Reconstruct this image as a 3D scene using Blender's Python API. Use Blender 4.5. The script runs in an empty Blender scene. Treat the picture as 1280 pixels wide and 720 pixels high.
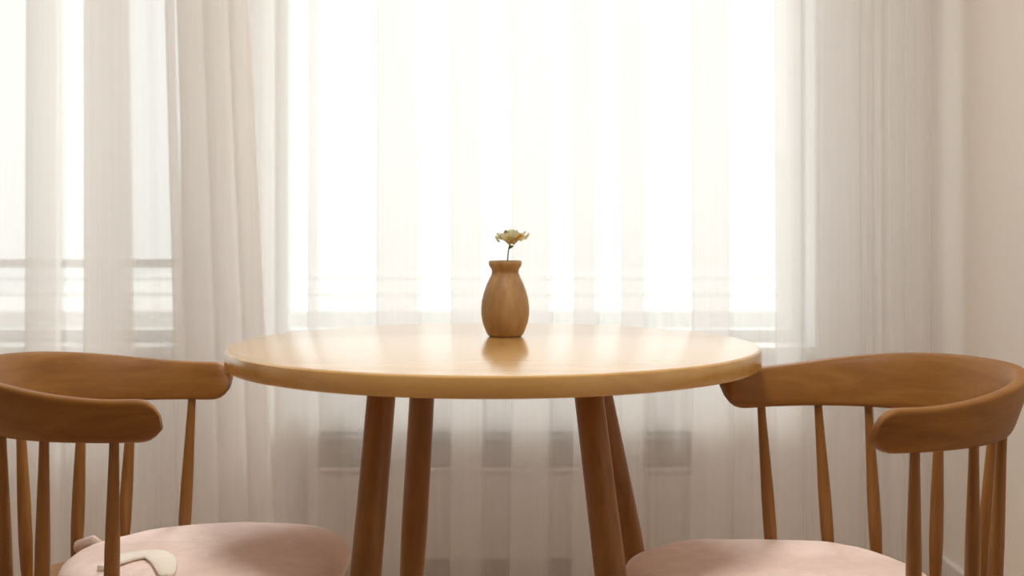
import bpy, bmesh, math, random
from mathutils import Vector, Matrix, noise
random.seed(4)
PI = math.pi
F = 1490.0; HZ = 284.0; CH = 0.94            # focal length (px), horizon row, eye height (m)
def PX(px, Y): return (px-640.0)/F*Y
def PZ(py, Y): return CH-(py-HZ)/F*Y
sc = bpy.context.scene
col = sc.collection

# ------------------------------------------------------------------ materials
def newmat(name):
    m = bpy.data.materials.new(name); m.use_nodes = True
    nt = m.node_tree; b = nt.nodes['Principled BSDF']
    return m, nt, b
def N(nt, t, **k):
    n = nt.nodes.new(t)
    for a, v in k.items():
        if a.startswith('i_'):
            n.inputs[a[2:].replace('_', ' ')].default_value = v
        else: setattr(n, a, v)
    return n
def ramp(nt, stops):
    r = nt.nodes.new('ShaderNodeValToRGB'); e = r.color_ramp.elements
    while len(e) < len(stops): e.new(0.5)
    for q, (p, c) in zip(e, stops): q.position = p; q.color = (*c, 1)
    return r
def wood(name, dark, mid, light, rough=.38, scale=(3, 40, 40), coat=.15, spec=.5):
    m, nt, b = newmat(name)
    tc = N(nt, 'ShaderNodeTexCoord'); mp = N(nt, 'ShaderNodeMapping'); mp.inputs['Scale'].default_value = scale
    nt.links.new(tc.outputs['Object'], mp.inputs[0])
    n1 = N(nt, 'ShaderNodeTexNoise', i_Scale=1.0, i_Detail=6.0, i_Roughness=.6, i_Distortion=.6)
    nt.links.new(mp.outputs[0], n1.inputs['Vector'])
    r = ramp(nt, [(.28, dark), (.5, mid), (.75, light)])
    nt.links.new(n1.outputs[0], r.inputs[0]); nt.links.new(r.outputs[0], b.inputs['Base Color'])
    b.inputs['Roughness'].default_value = rough
    b.inputs['Coat Weight'].default_value = coat; b.inputs['Coat Roughness'].default_value = .2
    b.inputs['Specular IOR Level'].default_value = spec
    bp = N(nt, 'ShaderNodeBump', i_Strength=.06, i_Distance=.002)
    nt.links.new(n1.outputs[0], bp.inputs['Height']); nt.links.new(bp.outputs[0], b.inputs['Normal'])
    return m
def plain(name, c, rough=.6, var=.04, scale=6, metal=0, bump=.0, bscale=200):
    m, nt, b = newmat(name)
    tc = N(nt, 'ShaderNodeTexCoord')
    n1 = N(nt, 'ShaderNodeTexNoise', i_Scale=float(scale), i_Detail=4.0)
    nt.links.new(tc.outputs['Object'], n1.inputs['Vector'])
    lo = tuple(max(0, x*(1-var)) for x in c); hi = tuple(min(1, x*(1+var)) for x in c)
    r = ramp(nt, [(.3, lo), (.7, hi)])
    nt.links.new(n1.outputs[0], r.inputs[0]); nt.links.new(r.outputs[0], b.inputs['Base Color'])
    b.inputs['Roughness'].default_value = rough; b.inputs['Metallic'].default_value = metal
    if bump:
        n2 = N(nt, 'ShaderNodeTexNoise', i_Scale=float(bscale), i_Detail=3.0)
        nt.links.new(tc.outputs['Object'], n2.inputs['Vector'])
        bp = N(nt, 'ShaderNodeBump', i_Strength=bump, i_Distance=.002)
        nt.links.new(n2.outputs[0], bp.inputs['Height']); nt.links.new(bp.outputs[0], b.inputs['Normal'])
    return m
def sheer(name, colr, keep=.42, density=1.0):
    """woven sheer: part of the light passes straight through the gaps, the rest scatters in the threads"""
    m = bpy.data.materials.new(name); m.use_nodes = True; nt = m.node_tree; nt.nodes.clear()
    out = N(nt, 'ShaderNodeOutputMaterial')
    tr = N(nt, 'ShaderNodeBsdfTransparent'); tl = N(nt, 'ShaderNodeBsdfTranslucent'); df = N(nt, 'ShaderNodeBsdfDiffuse')
    tr.inputs[0].default_value = (1, 1, 1, 1)
    tl.inputs[0].default_value = (*colr, 1); df.inputs[0].default_value = (*colr, 1)
    mix1 = N(nt, 'ShaderNodeMixShader'); mix1.inputs[0].default_value = .35
    nt.links.new(tl.outputs[0], mix1.inputs[1]); nt.links.new(df.outputs[0], mix1.inputs[2])
    lw = N(nt, 'ShaderNodeLayerWeight', i_Blend=.5)
    tc = N(nt, 'ShaderNodeTexCoord'); mp = N(nt, 'ShaderNodeMapping'); mp.inputs['Scale'].default_value = (90, 90, 1.2)
    nt.links.new(tc.outputs['Object'], mp.inputs[0])
    nz = N(nt, 'ShaderNodeTexNoise', i_Scale=1.0, i_Detail=3.0); nt.links.new(mp.outputs[0], nz.inputs['Vector'])
    ma = N(nt, 'ShaderNodeMath', operation='MULTIPLY_ADD'); ma.inputs[1].default_value = .10; ma.inputs[2].default_value = (1-keep)-.05
    nt.links.new(nz.outputs[0], ma.inputs[0])
    p = N(nt, 'ShaderNodeMath', operation='POWER'); p.inputs[1].default_value = 3.0
    nt.links.new(lw.outputs['Facing'], p.inputs[0])
    m2 = N(nt, 'ShaderNodeMath', operation='MULTIPLY_ADD', use_clamp=True); m2.inputs[1].default_value = .45*density
    nt.links.new(p.outputs[0], m2.inputs[0]); nt.links.new(ma.outputs[0], m2.inputs[2])
    mix2 = N(nt, 'ShaderNodeMixShader')
    nt.links.new(m2.outputs[0], mix2.inputs[0]); nt.links.new(tr.outputs[0], mix2.inputs[1]); nt.links.new(mix1.outputs[0], mix2.inputs[2])
    nt.links.new(mix2.outputs[0], out.inputs[0])
    return m

M = {}
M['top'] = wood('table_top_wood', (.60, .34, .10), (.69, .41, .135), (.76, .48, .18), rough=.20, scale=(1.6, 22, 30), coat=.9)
M['rim'] = M['top']
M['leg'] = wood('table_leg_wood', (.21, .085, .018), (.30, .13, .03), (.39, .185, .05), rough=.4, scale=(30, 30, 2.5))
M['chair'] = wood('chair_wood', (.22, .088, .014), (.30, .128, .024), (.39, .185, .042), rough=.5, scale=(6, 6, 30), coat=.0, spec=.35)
M['spindle'] = wood('spindle_wood', (.22, .09, .016), (.30, .13, .027), (.39, .185, .047), rough=.42, scale=(60, 60, 3), coat=.1)
M['pad'] = plain('pink_wool', (.90, .74, .69), rough=.95, var=.05, scale=40, bump=.5, bscale=260)
M['cream'] = plain('sun_patch_cream', (.93, .88, .80), rough=.95, var=.03, scale=20, bump=.3)  # pale colour standing in for sunlight on the left cushion
M['curtain_l'] = sheer('white_voile', (.955, .94, .93), keep=.38)
M['curtain_r'] = sheer('light_voile', (.925, .912, .906), keep=.52)
M['hem'] = sheer('hem_voile', (.97, .95, .93), keep=.06)
M['wall'] = plain('beige_paint', (.87, .825, .77), rough=.85, var=.012, scale=3, bump=.08, bscale=300)
M['wallw'] = plain('window_wall_paint', (.86, .84, .825), rough=.85, var=.012, scale=3)
M['ceil'] = plain('ceiling_paint', (.88, .87, .85), rough=.9, var=.01)
M['taupe'] = plain('taupe_paint', (.58, .52, .47), rough=.85, var=.012, scale=3)
M['white'] = plain('white_gloss_frame', (.82, .81, .79), rough=.35, var=.01)
M['rad'] = plain('radiator_enamel', (.66, .61, .56), rough=.4, var=.01)
M['raddark'] = plain('grille_metal', (.36, .32, .29), rough=.5, var=.02)
M['rail'] = plain('rail_metal', (.75, .74, .72), rough=.35, metal=.6, var=.01)
M['stone'] = plain('sill_stone', (.66, .63, .60), rough=.5, var=.03, scale=20)
M['leaf'] = plain('stem_green', (.20, .28, .08), rough=.6, var=.15)
M['petal'] = plain('cream_petal', (.90, .88, .70), rough=.7, var=.06, scale=60)
def thin(m, w):
    nt = m.node_tree; b = nt.nodes['Principled BSDF']; o = nt.nodes['Material Output']
    t = N(nt, 'ShaderNodeBsdfTranslucent'); src = b.inputs['Base Color'].links[0].from_socket
    nt.links.new(src, t.inputs[0]); mx = N(nt, 'ShaderNodeMixShader'); mx.inputs[0].default_value = w
    nt.links.new(b.outputs[0], mx.inputs[1]); nt.links.new(t.outputs[0], mx.inputs[2]); nt.links.new(mx.outputs[0], o.inputs[0])
thin(M['petal'], .6)
M['bud'] = plain('yellow_bud', (.72, .42, .06), rough=.7, var=.1, scale=80)
M['conc'] = plain('pale_render', (.72, .70, .67), rough=.9, var=.03)
M['terr'] = plain('terrace_tile', (.74, .72, .68), rough=.8, var=.03)
M['metal_out'] = plain('railing_paint', (.60, .60, .59), rough=.5, var=.02)
M['roof'] = plain('roof_tile', (.55, .42, .36), rough=.9, var=.05)

def glass():
    m = bpy.data.materials.new('window_glass'); m.use_nodes = True; nt = m.node_tree; nt.nodes.clear()
    out = N(nt, 'ShaderNodeOutputMaterial'); t = N(nt, 'ShaderNodeBsdfTransparent'); g = N(nt, 'ShaderNodeBsdfGlossy', i_Roughness=.02)
    t.inputs[0].default_value = (.96, .98, .97, 1)
    mx = N(nt, 'ShaderNodeMixShader'); mx.inputs[0].default_value = .05
    nt.links.new(t.outputs[0], mx.inputs[1]); nt.links.new(g.outputs[0], mx.inputs[2])
    nt.links.new(mx.outputs[0], out.inputs[0]); return m
M['glass'] = glass()

def vase_mat():
    m, nt, b = newmat('turned_vase_wood')
    tc = N(nt, 'ShaderNodeTexCoord'); mp = N(nt, 'ShaderNodeMapping'); mp.inputs['Scale'].default_value = (70, 70, 9)
    nt.links.new(tc.outputs['Object'], mp.inputs[0])
    n1 = N(nt, 'ShaderNodeTexNoise', i_Scale=1.0, i_Detail=5.0); nt.links.new(mp.outputs[0], n1.inputs['Vector'])
    r = ramp(nt, [(.3, (.31, .18, .075)), (.55, (.41, .25, .11)), (.75, (.48, .31, .15))])
    nt.links.new(n1.outputs[0], r.inputs[0]); nt.links.new(r.outputs[0], b.inputs['Base Color'])
    b.inputs['Roughness'].default_value = .45
    bp = N(nt, 'ShaderNodeBump', i_Strength=.15, i_Distance=.002)
    nt.links.new(n1.outputs[0], bp.inputs['Height']); nt.links.new(bp.outputs[0], b.inputs['Normal'])
    return m
M['vase'] = vase_mat()
def floor_mat():
    m, nt, b = newmat('oak_floorboards')
    tc = N(nt, 'ShaderNodeTexCoord')
    br = N(nt, 'ShaderNodeTexBrick', i_Scale=1.0); br.inputs['Brick Width'].default_value = 1.2; br.inputs['Row Height'].default_value = .14
    br.inputs['Mortar Size'].default_value = .002
    br.inputs['Color1'].default_value = (.66, .48, .33, 1); br.inputs['Color2'].default_value = (.58, .41, .27, 1); br.inputs['Mortar'].default_value = (.12, .06, .03, 1)
    nt.links.new(tc.outputs['Object'], br.inputs['Vector']); nt.links.new(br.outputs[0], b.inputs['Base Color'])
    b.inputs['Roughness'].default_value = .35
    return m
M['floor'] = floor_mat()

# ------------------------------------------------------------------ mesh helpers
def finish(name, bm, mat, parent=None, smooth=False, loc=None, bevel=0, angle=40):
    bmesh.ops.recalc_face_normals(bm, faces=bm.faces)
    me = bpy.data.meshes.new(name); bm.to_mesh(me); bm.free()
    o = bpy.data.objects.new(name, me); col.objects.link(o)
    me.materials.append(mat)
    if smooth:
        for p in me.polygons: p.use_smooth = True
        if angle: 
            md = o.modifiers.new('edge', 'EDGE_SPLIT'); md.split_angle = math.radians(angle)
    if bevel:
        md = o.modifiers.new('bevel', 'BEVEL'); md.width = bevel; md.segments = 2; md.limit_method = 'ANGLE'
    if parent is not None: o.parent = parent
    if loc is not None: o.location = loc
    return o
def box(bm, x0, x1, y0, y1, z0, z1):
    vs = [bm.verts.new((x, y, z)) for z in (z0, z1) for x, y in ((x0, y0), (x1, y0), (x1, y1), (x0, y1))]
    for f in ((3, 2, 1, 0), (4, 5, 6, 7), (0, 1, 5, 4), (1, 2, 6, 5), (2, 3, 7, 6), (3, 0, 4, 7)):
        bm.faces.new([vs[i] for i in f])
def rings(bm, rr, closed_ends=True):
    vr = [[bm.verts.new(p) for p in r] for r in rr]; n = len(vr[0])
    for a, b in zip(vr, vr[1:]):
        for i in range(n):
            bm.faces.new((a[i], a[(i+1) % n], b[(i+1) % n], b[i]))
    if closed_ends: bm.faces.new(vr[0][::-1]); bm.faces.new(vr[-1])
def lathe(bm, prof, n=64, c=(0, 0, 0)):
    rings(bm, [[(c[0]+r*math.cos(2*PI*i/n), c[1]+r*math.sin(2*PI*i/n), c[2]+z) for i in range(n)] for r, z in prof])
def tube(bm, pts, rad, n=16, oval=None):
    """pts along a path, rad per point; oval=(kx,ky)"""
    pts = [Vector(p) for p in pts]; R = []
    ref = Vector((0, 1, 0)) if abs((pts[-1]-pts[0]).normalized().y) < .9 else Vector((1, 0, 0))
    for i, p in enumerate(pts):
        d = (pts[min(i+1, len(pts)-1)]-pts[max(i-1, 0)]).normalized()
        u = d.cross(ref).normalized(); v = d.cross(u).normalized()
        r = rad[i]; k = oval or (1, 1)
        R.append([p+u*math.cos(2*PI*j/n)*r*k[0]+v*math.sin(2*PI*j/n)*r*k[1] for j in range(n)])
    rings(bm, R)
def empty(name, loc, rz=0, label=None, cat=None, group=None):
    o = bpy.data.objects.new(name, None); col.objects.link(o); o.location = loc; o.rotation_euler = (0, 0, rz)
    o.empty_display_size = .1
    if label: o['label'] = label; o['category'] = cat
    if group: o['group'] = group
    return o
def tag(o, label, cat, group=None):
    o['label'] = label; o['category'] = cat
    if group: o['group'] = group
    return o
def struct(o): o['kind'] = 'structure'; return o
def cr(P, t):
    """Catmull-Rom through list P (tuples), t in 0..len-1"""
    i = min(int(t), len(P)-2); u = t-i
    g = lambda k: Vector(P[max(0, min(len(P)-1, k))])
    a, b, c, d = g(i-1), g(i), g(i+1), g(i+2)
    return .5*((2*b)+(c-a)*u+(2*a-5*b+4*c-d)*u*u+(3*b-a-3*c+d)*u**3)

# ------------------------------------------------------------------ room
XL, XR, YB, YF, ZC = -3.2, 1.12, -5.2, 3.2, 2.55
WT = .24
bm = bmesh.new(); box(bm, XL-.2, XR+.2, YB-.2, YF+WT, -.1, 0); struct(finish('floor', bm, M['floor']))
bm = bmesh.new(); box(bm, XL-.2, XR+.2, YB-.2, YF+WT, ZC, ZC+.1); struct(finish('ceiling', bm, M['ceil']))
bm = bmesh.new(); box(bm, XR, XR+.2, YB-.2, YF+WT, 0, ZC); struct(finish('wall_right', bm, M['wall']))
bm = bmesh.new(); box(bm, XL-.2, XL, YB-.2, YF+WT, 0, ZC); struct(finish('wall_left', bm, M['wall']))
bm = bmesh.new(); box(bm, XL, XR, YB-.2, YB, 0, ZC); struct(finish('wall_rear', bm, M['taupe']))
SILL = PZ(411, 3.35)-.035; HEAD = 2.38
W1 = (-2.35, PX(226, YF)); W2 = (PX(333, YF), PX(1019, YF))
bm = bmesh.new()
box(bm, XL, XR, YF, YF+WT, 0, SILL); box(bm, XL, XR, YF, YF+WT, HEAD, ZC)
box(bm, XL, W1[0], YF, YF+WT, SILL, HEAD); box(bm, W1[1], W2[0], YF, YF+WT, SILL, HEAD); box(bm, W2[1], XR, YF, YF+WT, SILL, HEAD)
struct(finish('wall_back', bm, M['wallw']))
bm = bmesh.new(); box(bm, XR-.014, XR, YB, YF, 0, .09); struct(finish('baseboard_right', bm, M['white'], bevel=.004))
bm = bmesh.new(); box(bm, XL, XR-.014, YF-.014, YF, 0, .09); struct(finish('baseboard_back', bm, M['white'], bevel=.004))

def window(name, x0, x1, mull, low):
    """frame with mullions (centre x, width), a low transom at z=low, one pane mesh"""
    w = empty(name, ((x0+x1)/2, YF+.14, SILL)); struct(w)
    ox, oy, oz = w.location
    bm = bmesh.new(); y0, y1 = YF+.12-oy, YF+.18-oy; fw = .035
    box(bm, x0-ox, x1-ox, y0, y1, SILL-oz, SILL-oz+fw); box(bm, x0-ox, x1-ox, y0, y1, HEAD-oz-fw, HEAD-oz)
    box(bm, x0-ox, x0+fw-ox, y0, y1, fw, HEAD-oz-fw); box(bm, x1-fw-ox, x1-ox, y0, y1, fw, HEAD-oz-fw)
    for c, mw in mull: box(bm, c-mw/2-ox, c+mw/2-ox, y0-.004, y1+.004, fw, HEAD-oz-fw)
    if low: box(bm, x0+fw-ox, x1-fw-ox, y0+.01, y1-.01, low-oz-.012, low-oz+.012)
    finish('window_frame', bm, M['white'], w)
    bm = bmesh.new(); box(bm, x0+.01-ox, x1-.01-ox, YF+.148-oy, YF+.153-oy, .01, HEAD-oz-.01)
    finish('window_pane', bm, M['glass'], w)
    bm = bmesh.new(); box(bm, x0-.01-ox, x1+.01-ox, YF-.03-oy, YF+.12-oy, -.022, 0.002)
    finish('window_sill', bm, M['white'], w, bevel=.004)
    return w
YW = YF+.15
w1 = window('window_1', W1[0], W1[1], [(PX(131, YW), .075), (-1.75, .05)], PZ(329, YW))
w2 = window('window_2', W2[0], W2[1], [(PX(992, YW), .022)], 0)
# casement handle seen faintly at the left stile of the wide window
bm = bmesh.new(); hx = PX(337, YW)-w2.location.x
box(bm, hx-.008, hx+.008, -.03, -.012, PZ(328, YW)-SILL-.05, PZ(328, YW)-SILL+.03); box(bm, hx-.006, hx+.006, -.055, -.03, PZ(328, YW)-SILL-.045, PZ(328, YW)-SILL+.06)
finish('window_handle', bm, M['raddark'], w2, bevel=.002)

# ------------------------------------------------------------------ radiator below the wide window
ra = empty('radiator', (PX(632, 3.14), 3.14, .08), 0, 'low pale panel radiator on the wall behind the sheer curtain under the table', 'radiator')
rw = (PX(872, 3.14)-PX(388, 3.14))/2; rz = PZ(545, 3.09)-.08
bm = bmesh.new(); box(bm, -rw, rw, -.05, -.035, 0, rz-.080); box(bm, -rw, rw, -.058, -.035, rz-.092, rz-.080)
k = int(rw*2/.05)
for i in range(k):
    x = -rw+.03+i*(2*rw-.06)/(k-1); box(bm, x-.012, x+.012, -.055, -.05, .03, rz-.11)
finish('front_panel', bm, M['rad'], ra, bevel=.002)
bm = bmesh.new(); box(bm, -rw, rw, .01, .025, 0, rz-.012); finish('rear_panel', bm, M['rad'], ra, bevel=.002)
bm = bmesh.new()
box(bm, -rw-.002, rw+.002, -.050, -.040, rz-.078, rz-.008); box(bm, -rw-.002, rw+.002, -.057, -.047, rz-.010, rz); box(bm, -rw-.002, rw+.002, .017, .027, rz-.012, rz)
for i in range(60):
    x = -rw+.006+i*(2*rw-.012)/59; box(bm, x-.0018, x+.0018, -.047, .017, rz-.01, rz-.002)
finish('top_grille', bm, M['raddark'], ra)
for s in (-1, 1):
    bm = bmesh.new(); box(bm, s*rw-.004, s*rw+.004, -.056, .026, -.002, rz+.001); finish('side_panel', bm, M['rad'], ra, bevel=.002)
    bm = bmesh.new(); box(bm, s*(rw-.15)-.01, s*(rw-.15)+.01, -.03, .02, -.08, .01); finish('foot', bm, M['rad'], ra)
    bm = bmesh.new(); box(bm, s*(rw-.15)-.02, s*(rw-.15)+.02, .02, .06, .1, .2); finish('bracket', bm, M['rad'], ra)

# ------------------------------------------------------------------ outdoors (overexposed beyond the glass)
bm = bmesh.new(); box(bm, -8, 8, YF+WT, 30, -.3, -.1); struct(finish('ground', bm, M['terr']))
bl = empty('balcony_railing', (0, 6.0, -.1), 0, 'pale balcony railing with thin horizontal bars outside the window', 'railing')
bm = bmesh.new()
for z in (.70, .78): tube(bm, [(-4, 0, z), (0, 0, z), (4, 0, z)], [.006]*3, 8)
finish('bar', bm, M['metal_out'], bl)
for x in (-3.2, -1.6, 1.6, 3.2):
    bm = bmesh.new(); tube(bm, [(x, 0, 0), (x, 0, .4), (x, 0, .9)], [.014]*3, 8); finish('post', bm, M['metal_out'], bl)
bm = bmesh.new(); box(bm, -4, 4, -.05, .05, 0, .62); finish('parapet', bm, M['conc'], bl)
def house(name, px0, px1, pytop, Y, depth, label, mat, roof=True):
    x0, x1, zt = PX(px0, Y), PX(px1, Y), PZ(pytop, Y)
    h = empty(name, ((x0+x1)/2, Y, -.1), 0, label, 'building'); w = (x1-x0)/2; t = zt+.1
    bm = bmesh.new(); box(bm, -w, w, 0, depth, 0, t); finish('wall', bm, mat, h)
    if roof:
        bm = bmesh.new(); e = w+.12
        v = [bm.verts.new(p) for p in ((-e, -.12, t), (e, -.12, t), (e, depth+.12, t), (-e, depth+.12, t), (-e, depth/2, t+.3), (e, depth/2, t+.3))]
        for f in ((0, 1, 5, 4), (2, 3, 4, 5), (0, 4, 3), (1, 2, 5), (3, 2, 1, 0)): bm.faces.new([v[i] for i in f])
        finish('roof', bm, M['roof'], h)
    else:
        bm = bmesh.new(); box(bm, -w-.05, w+.05, -.05, depth+.05, t, t+.08); finish('roof', bm, M['conc'], h)
    return h
hs = house('garden_building', 990, 1006, 205, 9, .45, 'narrow pale building seen through the curtain at the right end of the window', M['conc'], False)
for z in (1.2, .75):
    bm = bmesh.new(); box(bm, -.03, .03, -.01, .02, z-.1, z+.12); finish('window', bm, M['raddark'], hs)

# ------------------------------------------------------------------ sheer curtains
def curtain(name, fine, Y0, ztop, zbot, mat, shift, seed, hem=None):
    """fine: list of (x at mid height, depth offset); shift(z) sideways drift at the free edge weight"""
    bm = bmesh.new(); NZ = 26; rows = []
    x0, x1 = min(p[0] for p in fine), max(p[0] for p in fine)
    for j in range(NZ+1):
        z = zbot+(ztop-zbot)*j/NZ; row = []
        for i, (x, d) in enumerate(fine):
            u = (x-x0)/(x1-x0)
            k = 1+.18*(1.4-z)
            dx = shift(u, z)+.004*noise.noise(Vector((x*4, z*.7, seed)))
            dd = d*k+.010*noise.noise(Vector((x*2.2, z*.9, seed+5)))
            row.append(bm.verts.new((x+dx, Y0+dd, z)))
        rows.append(row)
    for a, b in zip(rows, rows[1:]):
        for i in range(len(fine)-1): bm.faces.new((a[i], a[i+1], b[i+1], b[i]))
    me = bpy.data.meshes.new(name); bm.to_mesh(me); bm.free()
    for p in me.polygons: p.use_smooth = True
    me.materials.append(mat)
    o = bpy.data.objects.new('fabric', me); col.objects.link(o)
    return o
def fold_path(items, Y):
    """items: ('w', x0, x1, amp, n) soft waves | ('z', x0, x1, depth) a Z-fold laying three layers between x0 and x1 (px)"""
    P = []
    for it in items:
        a, b = PX(it[1], Y), PX(it[2], Y)
        if it[0] == 'w':
            amp, n = it[3], it[4]; m = max(4, int(n*14))
            for i in range(m+1): 
                t = i/m; P.append((a+(b-a)*t, amp*math.sin(2*PI*n*t)*(1 if n else 0)))
        else:
            d = it[3]
            q = [(a, 0), (a+(b-a)*.5, -.15*d), (b-(b-a)*.06, -.45*d), (b, -.62*d), (b-(b-a)*.10, -.75*d), (a+(b-a)*.5, -.6*d), (a+(b-a)*.10, -.45*d), (a, -.58*d), (a+(b-a)*.08, -.72*d), (a+(b-a)*.5, -1.0*d), (b+(b-a)*.1, -.5*d), (b+(b-a)*.3+.004, 0)]
            # layers: back one, middle one, front one
            q = [(a, .0), (a+(b-a)*.55, .10*d), (b-.002, .02*d), (b, -.10*d), (b-.003, -.22*d), (a+(b-a)*.5, -.35*d), (a+.003, -.48*d), (a, -.6*d), (a+.002, -.72*d), (a+(b-a)*.5, -.95*d), (b, -.6*d), (b+.012, 0)]
            for t in range((len(q)-1)*4+1):
                v = cr([(x, y, 0) for x, y in q], t/4); P.append((v.x, v.y))
    out = [P[0]]
    for p in P[1:]:
        if (p[0]-out[-1][0])**2+(p[1]-out[-1][1])**2 > 1e-7: out.append(p)
    return out

YA = 2.90
itemsA = [('w', -420, -300, .03, 2), ('z', -290, -250, .03), ('w', -240, 30, .03, 3), ('z', 38, 76, .04), ('w', 84, 108, .008, .5),
          ('z', 111, 164, .045), ('w', 172, 214, .010, 1), ('z', 216, 226, .03), ('z', 232, 262, .03), ('z', 268, 296, .03), ('z', 300, 318, .03)]
pathA = fold_path(itemsA, YA)
def shiftA(u, z):
    w = max(0, (u-.72)/.28)
    return w*(-.016-(z-1.0)*.045)*(1.0) + w*.012
ca = empty('sheer_curtain', (0, 0, 0), 0, 'left sheer white curtain behind the left chair, its free edge left of the table', 'curtain', 'sheer curtains at the window')
fa = curtain('fabric', pathA, YA, 2.46, .02, M['curtain_l'], shiftA, 1); fa.parent = ca
# stitched selvedge along the free edge
def edge_strip(path, Y0, shift, width, seed, end=True):
    x = path[-1 if end else 0][0]; s = -1 if end else 1; bm = bmesh.new(); prev = None
    for j in range(40):
        z = .02+(2.44)*j/39
        xx = x+shift(1.0 if end else 0., z)+.004*noise.noise(Vector((x*4, z*.7, seed)))
        dd = path[-1 if end else 0][1]*(1+.18*(1.4-z))+.010*noise.noise(Vector((x*2.2, z*.9, seed+5)))
        a = [bm.verts.new(p) for p in ((xx+s*width, Y0+dd-.003, z), (xx-s*.001, Y0+dd-.003, z), (xx-s*.001, Y0+dd+.001, z), (xx+s*width, Y0+dd+.001, z))]
        if prev:
            for i in range(4): bm.faces.new((prev[i], prev[(i+1) % 4], a[(i+1) % 4], a[i]))
        prev = a
    return finish('selvedge', bm, M['hem'], None)
e = edge_strip(pathA, YA, shiftA, .010, 1); e.parent = ca

YBc = 2.99
itemsB = [('w', 296, 322, .006, .5), ('z', 328, 344, .03), ('w', 350, 384, .012, .5), ('z', 386, 398, .02), ('w', 404, 468, .012, 1), ('z', 472, 520, .03), ('w', 528, 560, .008, .5),
          ('z', 564, 600, .03), ('w', 608, 634, .006, .5), ('z', 638, 682, .035), ('w', 690, 710, .006, .5), ('z', 714, 741, .035), ('w', 749, 772, .006, .5), ('z', 774, 802, .03),
          ('w', 812, 856, .012, 1), ('z', 862, 908, .03), ('w', 918, 958, .01, .5), ('z', 966, 1000, .03), ('w', 1006, 1016, .002, .5),
          ('z', 1020, 1072, .04), ('z', 1080, 1090, .03), ('w', 1098, 1106, .004, .5), ('z', 1110, 1128, .03), ('z', 1134, 1158, .03)]
pathB = fold_path(itemsB, YBc)
cb = empty('sheer_curtain', (0, 0, 0), 0, 'wide sheer white curtain hanging behind the table and right chair', 'curtain', 'sheer curtains at the window')
fb = curtain('fabric', pathB, YBc, 2.46, .02, M['curtain_r'], lambda u, z: (.5-abs(u-.5))*.01*math.sin(z*2), 3); fb.parent = cb
cr_ = empty('curtain_rail', (0, 2.95, 2.50), 0, 'white metal curtain rail on the ceiling above the sheer curtains', 'curtain rail')
bm = bmesh.new(); box(bm, XL+.02, XR-.02, -.07, .06, 0, .05); finish('track', bm, M['rail'], cr_, bevel=.003)
for path, yy, tgt in ((pathA, YA, ca), (pathB, YBc, cb)):
    bm = bmesh.new(); xs = [p[0] for p in path]; box(bm, max(min(xs), XL+.03), max(xs), yy-.012, yy+.012, 2.44, 2.495); finish('heading_tape', bm, M['hem'], tgt)

# ------------------------------------------------------------------ table
TX, TY, TR, TZ, TT = -.031, 2.045, .45, .741, .032
tb = empty('dining_table', (TX, TY, 0), 0, 'round pale oak dining table with four splayed legs between the two chairs', 'table')
bm = bmesh.new(); z0 = TZ-TT
lathe(bm, [(.10, z0), (TR-.005, z0), (TR-.002, z0+.0008), (TR-.0005, z0+.0025), (TR, z0+.005), (TR, TZ-.005), (TR-.0012, TZ-.0025), (TR-.004, TZ-.0006), (TR-.007, TZ), (.05, TZ)], 160)
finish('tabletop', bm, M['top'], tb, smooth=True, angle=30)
legs = [((476, 1.85), (457, 1.80)), ((737, 1.82), (763.5, 1.745)), ((527, 2.15), (514.5, 2.19)), ((752, 2.14), (793, 2.19))]
tops = []
for (pa, ya), (pb, yb) in legs:
    za = PZ(502, ya); zb = PZ(720, yb) if pb != 793 else PZ(700, yb)
    A = Vector((PX(pa, ya), ya, za)); B = Vector((PX(pb, yb), yb, zb)); d = (B-A)/(B.z-A.z)
    pt = lambda z: tuple(A+d*(z-A.z)-Vector((TX, TY, 0)))
    bm = bmesh.new()
    zs = [TZ-TT, .66, .55, .45, .38, .2, .03, .001]; rs = [.0225, .0225, .0230, .0236, .0238, .0195, .0155, .0145]
    P = [pt(z) for z in zs]; tops.append(Vector(P[1]))
    R = [[(p[0]+r*math.cos(2*PI*i/24), p[1]+r*math.sin(2*PI*i/24), p[2]) for i in range(24)] for p, r in zip(P, rs)]
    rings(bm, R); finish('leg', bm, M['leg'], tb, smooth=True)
bm = bmesh.new()
for a, b in ((0, 3), (1, 2)):
    p, q = tops[a], tops[b]; d = (q-p).normalized(); n_ = Vector((-d.y, d.x, 0))*.02; dz = (.003 if a else 0)
    v = [bm.verts.new(Vector((c.x, c.y, z))+s*n_) for z in (.684+dz, z0) for c, s in ((p, -1), (q, -1), (q, 1), (p, 1))]
    for f in ((3, 2, 1, 0), (4, 5, 6, 7), (0, 1, 5, 4), (1, 2, 6, 5), (2, 3, 7, 6), (3, 0, 4, 7)): bm.faces.new([v[i] for i in f])
finish('cross_brace', bm, M['leg'], tb)

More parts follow.
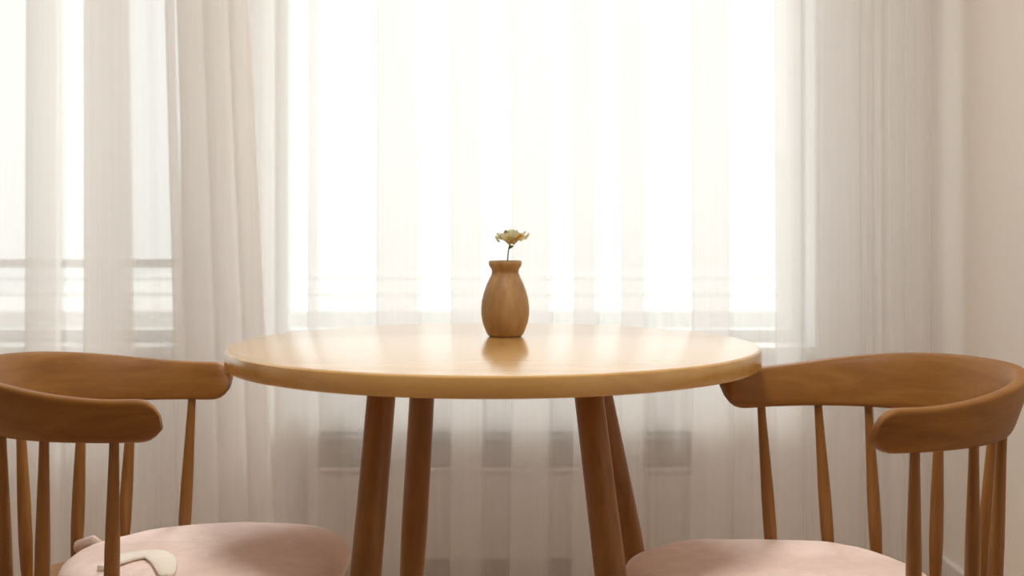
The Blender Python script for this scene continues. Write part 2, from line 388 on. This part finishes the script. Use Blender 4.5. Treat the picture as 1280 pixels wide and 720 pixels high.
# ------------------------------------------------------------------ vase and flower
VY = 2.175; VX = PX(631.5, VY)
bm = bmesh.new()
prof = [(.0, 0), (.028, 0), (.0315, .002), (.034, .006), (.0375, .014), (.0415, .026), (.0438, .040), (.0440, .052), (.0425, .066), (.0385, .082), (.0335, .096), (.0275, .108), (.0250, .114), (.0245, .119),
        (.0262, .124), (.0292, .128), (.0302, .132), (.0302, .136), (.0290, .138), (.0262, .138), (.0240, .134), (.0215, .122), (.0215, .112), (.028, .09), (.034, .05), (.02, .012), (0, .01)]
vr = [[bm.verts.new((r*math.cos(2*PI*i/56), r*math.sin(2*PI*i/56), z)) for i in range(56)] for r, z in prof[1:-1]]
for a, b in zip(vr, vr[1:]):
    for i in range(56): bm.faces.new((a[i], a[(i+1) % 56], b[(i+1) % 56], b[i]))
bm.faces.new(vr[0][::-1]); bm.faces.new(vr[-1])
v = finish('bud_vase', bm, M['vase'], loc=(VX, VY, TZ), smooth=True, angle=60)
tag(v, 'small brown turned wooden vase with flared rim standing on the table', 'vase')
fl = empty('flower', (VX, VY, TZ+.012), 0, 'single small cream flower head with yellow centre standing in the vase', 'flower')
hz = PZ(297, VY)-TZ-.012; hx = PX(640, VY)-VX
bm = bmesh.new(); tube(bm, [(.0, 0, 0), (.002, 0, .06), (.004, 0, .125), (.006, 0, .145), (hx-.002, 0, hz-.006)], [.0013]*4+[.0018], 10); finish('stem', bm, M['leaf'], fl, smooth=True)
bm = bmesh.new(); tube(bm, [(.006, 0, .147), (.011, -.003, .152), (.015, -.004, .153)], [.0012, .003, .0008], 8, (1, .4)); finish('leaf', bm, M['leaf'], fl, smooth=True)
random.seed(11)
bm = bmesh.new()
lathe(bm, [(.001, -.012), (.006, -.009), (.010, -.003), (.0105, .001), (.007, .005), (.001, .007)], 20, (hx-.003, 0, hz)); finish('flower_centre', bm, M['bud'], fl, smooth=True)
for k in range(60):
    th = random.uniform(0, 2*PI); rr = random.uniform(.006, .031); ph = random.uniform(-.25, .75)
    if random.random() < .35: rr *= .6; ph = random.uniform(.5, 1.3)
    bm = bmesh.new()
    w = random.uniform(.005, .0075); L = random.uniform(.011, .016)
    c = Vector((hx+rr*math.cos(th)*math.cos(ph)*.98, rr*math.sin(th)*math.cos(ph), hz-.002+random.uniform(-.006, .013)*(1.15-rr/.04)))
    out = Vector((math.cos(th), math.sin(th), random.uniform(-.1, .8))).normalized()
    side = out.cross(Vector((0, 0, 1))).normalized(); up = side.cross(out)
    G = []
    for i in range(6):
        t = i/5; ww = w*math.sin(PI*(.12+.80*t))**.8; row = []
        for s in (-1, -.5, 0, .5, 1):
            row.append(bm.verts.new(c+out*(L*(t-.5))+side*ww*s+up*(-.003*(1-s*s)+.004*t*t)))
        G.append(row)
    for a, b in zip(G, G[1:]):
        for i in range(4): bm.faces.new((a[i], a[i+1], b[i+1], b[i]))
    bmesh.ops.solidify(bm, geom=bm.faces[:], thickness=.0006)
    finish('petal', bm, M['petal'] if k % 7 else M['leaf' if k % 3 == 0 else 'bud'], fl, smooth=True, angle=0)

# ------------------------------------------------------------------ chairs
def half_path():
    b, a, xc, e, fl, xt = .2276, .257, .0638, 2.25, .12, .137
    H = [(xt+(xc-xt)*i/4, b-fl*(xt+(xc-xt)*i/4-xc)) for i in range(5)]
    for i in range(1, 13):
        th = PI/2*i/12; H.append((xc-a*math.sin(th)**(2/e), b*max(0, math.cos(th))**(2/e)))
    return H
HALF = half_path()
PATH = [Vector((x, y, 0)) for x, y in HALF]+[Vector((x, -y, 0)) for x, y in HALF[-2::-1]]
def rail_path(n=121):
    P = [cr(PATH, t*(len(PATH)-1)/(n*3)) for t in range(n*3+1)]
    L = [0]
    for a, b in zip(P, P[1:]): L.append(L[-1]+(b-a).length)
    out = []; j = 0
    for i in range(n):
        s = L[-1]*i/(n-1)
        while j < len(L)-2 and L[j+1] < s: j += 1
        u = (s-L[j])/max(1e-9, L[j+1]-L[j]); out.append((P[j].lerp(P[j+1], u), s))
    return out, L[-1]
def rail_z(x):
    k = min(1, max(0, (.0864-x)/.358)); k = k*k*(3-2*k)
    return .633, .6975+.038*k
def chair_rail():
    pts, L = rail_path(); bm = bmesh.new(); R = []
    E = .034
    samples = []
    for i, (p, s) in enumerate(pts):
        samples.append((p, s))
    # extra samples near the tips for a rounded end
    for i, (p, s) in enumerate(samples):
        a = samples[max(0, i-1)][0]; b = samples[min(len(samples)-1, i+1)][0]
        d = (b-a).normalized(); n = Vector((-d.y, d.x, 0))
        bot, top = rail_z(p.x); e = min(s, L-s)
        f = 1.0
        if e < E: f = max(.38, (1-(1-e/E)**2.6)**.5)
        zc = (bot+top)/2-.004*(1-f); h = (top-bot)/2*f; t = .0145*(min(1, .45+.55*(f if e < .02 else 1)))
        m = abs(s-L/2)/(L/2); tilt = .011+.006*(1-m)
        ring = []
        for k in range(24):
            a_ = 2*PI*k/24; c_, s_ = math.cos(a_), math.sin(a_)
            u = math.copysign(abs(c_)**.55, c_)*t; w = math.copysign(abs(s_)**.42, s_)*h
            off = tilt*(w/max(h, 1e-5))
            ring.append(p+n*u-n*off+Vector((0, 0, zc+w)))
        R.append(ring)
    rings(bm, R); return bm
SP = [((.070, .226), (.058, .195)), ((-.035, .2155), (-.045, .185)), ((-.115, .178), (-.112, .145)), ((-.186, .070), (-.160, .055))]
def super_ring(cx, a, b, z, e=2.5, n=72, taper=.0):
    R = []
    for i in range(n):
        th = 2*PI*i/n; c, s = math.cos(th), math.sin(th)
        x = math.copysign(abs(c)**(2/e), c); y = math.copysign(abs(s)**(2/e), s)
        R.append((cx+a*x, b*y*(1+taper*x), z))
    return R
SEAT_Z = .363
def make_chair(loc, rz, label):
    t = empty('dining_chair', loc, rz, label, 'chair', 'wooden armchairs at the round table')
    finish('arm_rail', chair_rail(), M['chair'], t, smooth=True, angle=50)
    bm = bmesh.new()
    rings(bm, [super_ring(.085, a, b, z, 2.5, taper=.06) for a, b, z in ((.20, .17, SEAT_Z-.034), (.25, .215, SEAT_Z-.032), (.268, .232, SEAT_Z-.022), (.272, .237, SEAT_Z-.012), (.270, .235, SEAT_Z-.004), (.262, .228, SEAT_Z), (.20, .17, SEAT_Z-.002), (.05, .05, SEAT_Z-.004))])
    finish('seat', bm, M['chair'], t, smooth=True, angle=50)
    for (ta, tb_) in SP:
        for s in (-1, 1):
            kk = 1-.010/math.hypot(*ta); A = Vector((ta[0]*(kk if ta[0] < 0 else 1), ta[1]*s*kk, .644)); B = Vector((tb_[0], tb_[1]*s, SEAT_Z-.012)); bm = bmesh.new()
            P = [A.lerp(B, q) for q in (0, .1, .3, .55, .75, .9, 1)]
            tube(bm, P, [.0068, .0072, .0088, .0108, .0112, .0098, .0078], 16); finish('spindle', bm, M['spindle'], t, smooth=True)
    LG = []
    for x, y, fx, fy in ((.27, .16, .31, .215), (-.10, .14, -.20, .20)):
        for s in (-1, 1):
            A = Vector((x, y*s, SEAT_Z-.028)); B = Vector((fx, fy*s, 0.0)); bm = bmesh.new(); LG.append((A, B))
            P = [A.lerp(B, q) for q in (0, .2, .5, .8, 1)]
            R = [[(p[0]+r*math.cos(2*PI*i/20), p[1]+r*math.sin(2*PI*i/20), p[2]) for i in range(20)] for p, r in zip(P, (.0165, .0178, .0172, .0145, .0125))]
            rings(bm, R); finish('leg', bm, M['spindle'], t, smooth=True)
    for a, b in ((0, 2), (1, 3)):
        p = LG[a][0].lerp(LG[a][1], .55); q = LG[b][0].lerp(LG[b][1], .55); bm = bmesh.new()
        tube(bm, [p, p.lerp(q, .5), q], [.0075, .011, .0075], 14); finish('stretcher', bm, M['spindle'], t, smooth=True)
    return t
def make_cushion(loc, rz, label, seed):
    bm = bmesh.new(); n = 96; R = []
    prof = [(.02, .002), (.7, .0), (.90, .003), (.965, .012), (.995, .024), (1.0, .033), (.985, .042), (.95, .0495), (.90, .0545), (.82, .0580), (.70, .0605), (.5, .062), (.3, .0630), (.15, .0632), (.02, .0632)]
    for f, z in prof:
        row = []
        for i in range(n):
            th = 2*PI*i/n; c, s = math.cos(th), math.sin(th); e = 2.45
            x = .226*f*math.copysign(abs(c)**(2/e), c); y = .214*f*math.copysign(abs(s)**(2/e), s)*(1+1.0*x)
            w = noise.noise(Vector((x*9, y*9, seed)))
            wr = noise.noise(Vector((x*9, y*55, seed+3)))*.0016*(1 if z > .03 else 0)
            row.append((.148+x*(1+.012*w), y*(1+.012*w), z+(.004*w+wr)*min(1, z/.04)))
        R.append(row)
    rings(bm, R)
    o = finish('seat_cushion', bm, M['pad'], None, smooth=True, angle=0, loc=(loc[0], loc[1], SEAT_Z)); o.rotation_euler = (0, 0, rz)
    sub = o.modifiers.new('sub', 'SUBSURF'); sub.levels = 1; sub.render_levels = 1
    tag(o, label, 'cushion', 'pink seat cushions on the chairs')
    # two fabric ties looping back towards the spindles
    for s in ((1,) if seed == 2 else ()):
        bm = bmesh.new(); tube(bm, [(-.045, .105*s, .030), (-.075, .125*s, .036), (-.105, .142*s, .026), (-.118, .148*s, .008)], [.008, .015, .013, .006], 14, (1, .6))
        finish('tie', bm, M['pad'], o, smooth=True, angle=0)
    return o
LC = (-.6384, 1.912, 0); RC = (.5545, 1.852, 0); LR = .0114; RR = 3.4308
c1 = make_chair(LC, LR, 'left wooden armchair with curved back rail, at the left side of the table')
c2 = make_chair(RC, RR, 'right wooden armchair with curved back rail, near the beige wall')
k1 = make_cushion(LC, LR, 'thick round pink cushion on the left chair, with a sun patch modelled in cream', 2)
k2 = make_cushion(RC, RR, 'thick round pink cushion on the right chair, plain all over', 7)
# patch of sunlight on the left cushion, modelled as a raised cream crescent
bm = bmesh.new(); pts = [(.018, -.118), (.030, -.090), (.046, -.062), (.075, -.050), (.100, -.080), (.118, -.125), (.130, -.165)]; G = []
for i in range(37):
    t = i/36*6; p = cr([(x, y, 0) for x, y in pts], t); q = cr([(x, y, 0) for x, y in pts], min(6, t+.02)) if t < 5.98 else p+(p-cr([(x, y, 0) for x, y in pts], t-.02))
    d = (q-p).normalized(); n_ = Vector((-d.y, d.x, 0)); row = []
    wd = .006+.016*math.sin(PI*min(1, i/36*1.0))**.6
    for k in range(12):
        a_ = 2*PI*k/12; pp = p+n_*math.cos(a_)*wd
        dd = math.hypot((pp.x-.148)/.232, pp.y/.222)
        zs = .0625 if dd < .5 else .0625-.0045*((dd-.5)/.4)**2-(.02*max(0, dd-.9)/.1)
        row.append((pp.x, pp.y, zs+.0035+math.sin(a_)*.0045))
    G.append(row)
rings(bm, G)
o = finish('sun_patch', bm, M['cream'], k1, smooth=True, angle=0); o['label'] = 'sun patch modelled as a raised cream crescent on the cushion'

# ------------------------------------------------------------------ light
w = bpy.data.worlds.new('sky'); sc.world = w; w.use_nodes = True; nt = w.node_tree
bg = nt.nodes['Background']
tc = N(nt, 'ShaderNodeTexCoord'); sp = N(nt, 'ShaderNodeSeparateXYZ'); nt.links.new(tc.outputs['Generated'], sp.inputs[0])
r = ramp(nt, [(0.0, (.86, .85, .83)), (.5, (.99, .99, .98)), (1.0, (.98, .99, 1.0))])
mr = N(nt, 'ShaderNodeMapRange'); mr.inputs['From Min'].default_value = -.3; mr.inputs['From Max'].default_value = .5
nt.links.new(sp.outputs['Z'], mr.inputs['Value']); nt.links.new(mr.outputs[0], r.inputs[0]); nt.links.new(r.outputs[0], bg.inputs['Color'])
bg.inputs['Strength'].default_value = .72
S = bpy.data.lights.new('sun', 'SUN'); S.energy = 1.5; S.angle = math.radians(14); S.color = (1, .99, .97)
so = bpy.data.objects.new('sun', S); col.objects.link(so)
so.rotation_euler = Vector((-.08, -math.cos(math.radians(46)), -math.sin(math.radians(46)))).to_track_quat('-Z', 'Y').to_euler()
for x0, x1 in (W1, W2):
    L = bpy.data.lights.new('window_portal', 'AREA'); L.shape = 'RECTANGLE'; L.size = x1-x0; L.size_y = HEAD-SILL
    L.cycles.is_portal = True
    o = bpy.data.objects.new('window_portal', L); col.objects.link(o); o.location = ((x0+x1)/2, YF+WT+.01, (SILL+HEAD)/2); o.rotation_euler = (-PI/2, 0, 0)

# added lamp out of view, fills the cushions and far rails from above
cl = empty('added_fill_lamp', (.0, 1.35, ZC), 0, 'round flush fill lamp added out of view on the ceiling above the near side of the table', 'lamp')
bm = bmesh.new(); lathe(bm, [(.02, -.001), (.27, -.001), (.27, -.03), (.02, -.03)], 48); finish('base', bm, M['white'], cl, smooth=True)
em = bpy.data.materials.new('fill_lamp_diffuser'); em.use_nodes = True; b_ = em.node_tree.nodes['Principled BSDF']
b_.inputs['Base Color'].default_value = (.9, .88, .84, 1); b_.inputs['Emission Color'].default_value = (1, .94, .86, 1); b_.inputs['Emission Strength'].default_value = 15.0
bm = bmesh.new(); lathe(bm, [(.02, -.031), (.26, -.031), (.257, -.045), (.21, -.062), (.10, -.072), (.02, -.075)], 48); finish('fill_lamp_shade', bm, em, cl, smooth=True)

# ------------------------------------------------------------------ camera
cam = bpy.data.cameras.new('camera'); co = bpy.data.objects.new('camera', cam); col.objects.link(co)
co.location = (0, 0, CH); co.rotation_euler = (PI/2, 0, 0)
cam.sensor_width = 36; cam.lens = 36*F/1280; cam.shift_y = -(360-HZ)/1280
cam.clip_start = .05
cam.dof.use_dof = True; cam.dof.focus_distance = 1.85; cam.dof.aperture_fstop = 4.0
sc.camera = co
sc.cycles.use_denoising = True
sc.cycles.max_bounces = 16; sc.cycles.transparent_max_bounces = 32; sc.cycles.diffuse_bounces = 8
sc.view_settings.view_transform = 'Standard'; sc.view_settings.look = 'None'; sc.view_settings.gamma = 1
sc.view_settings.use_curve_mapping = False; sc.view_settings.exposure = 1.04
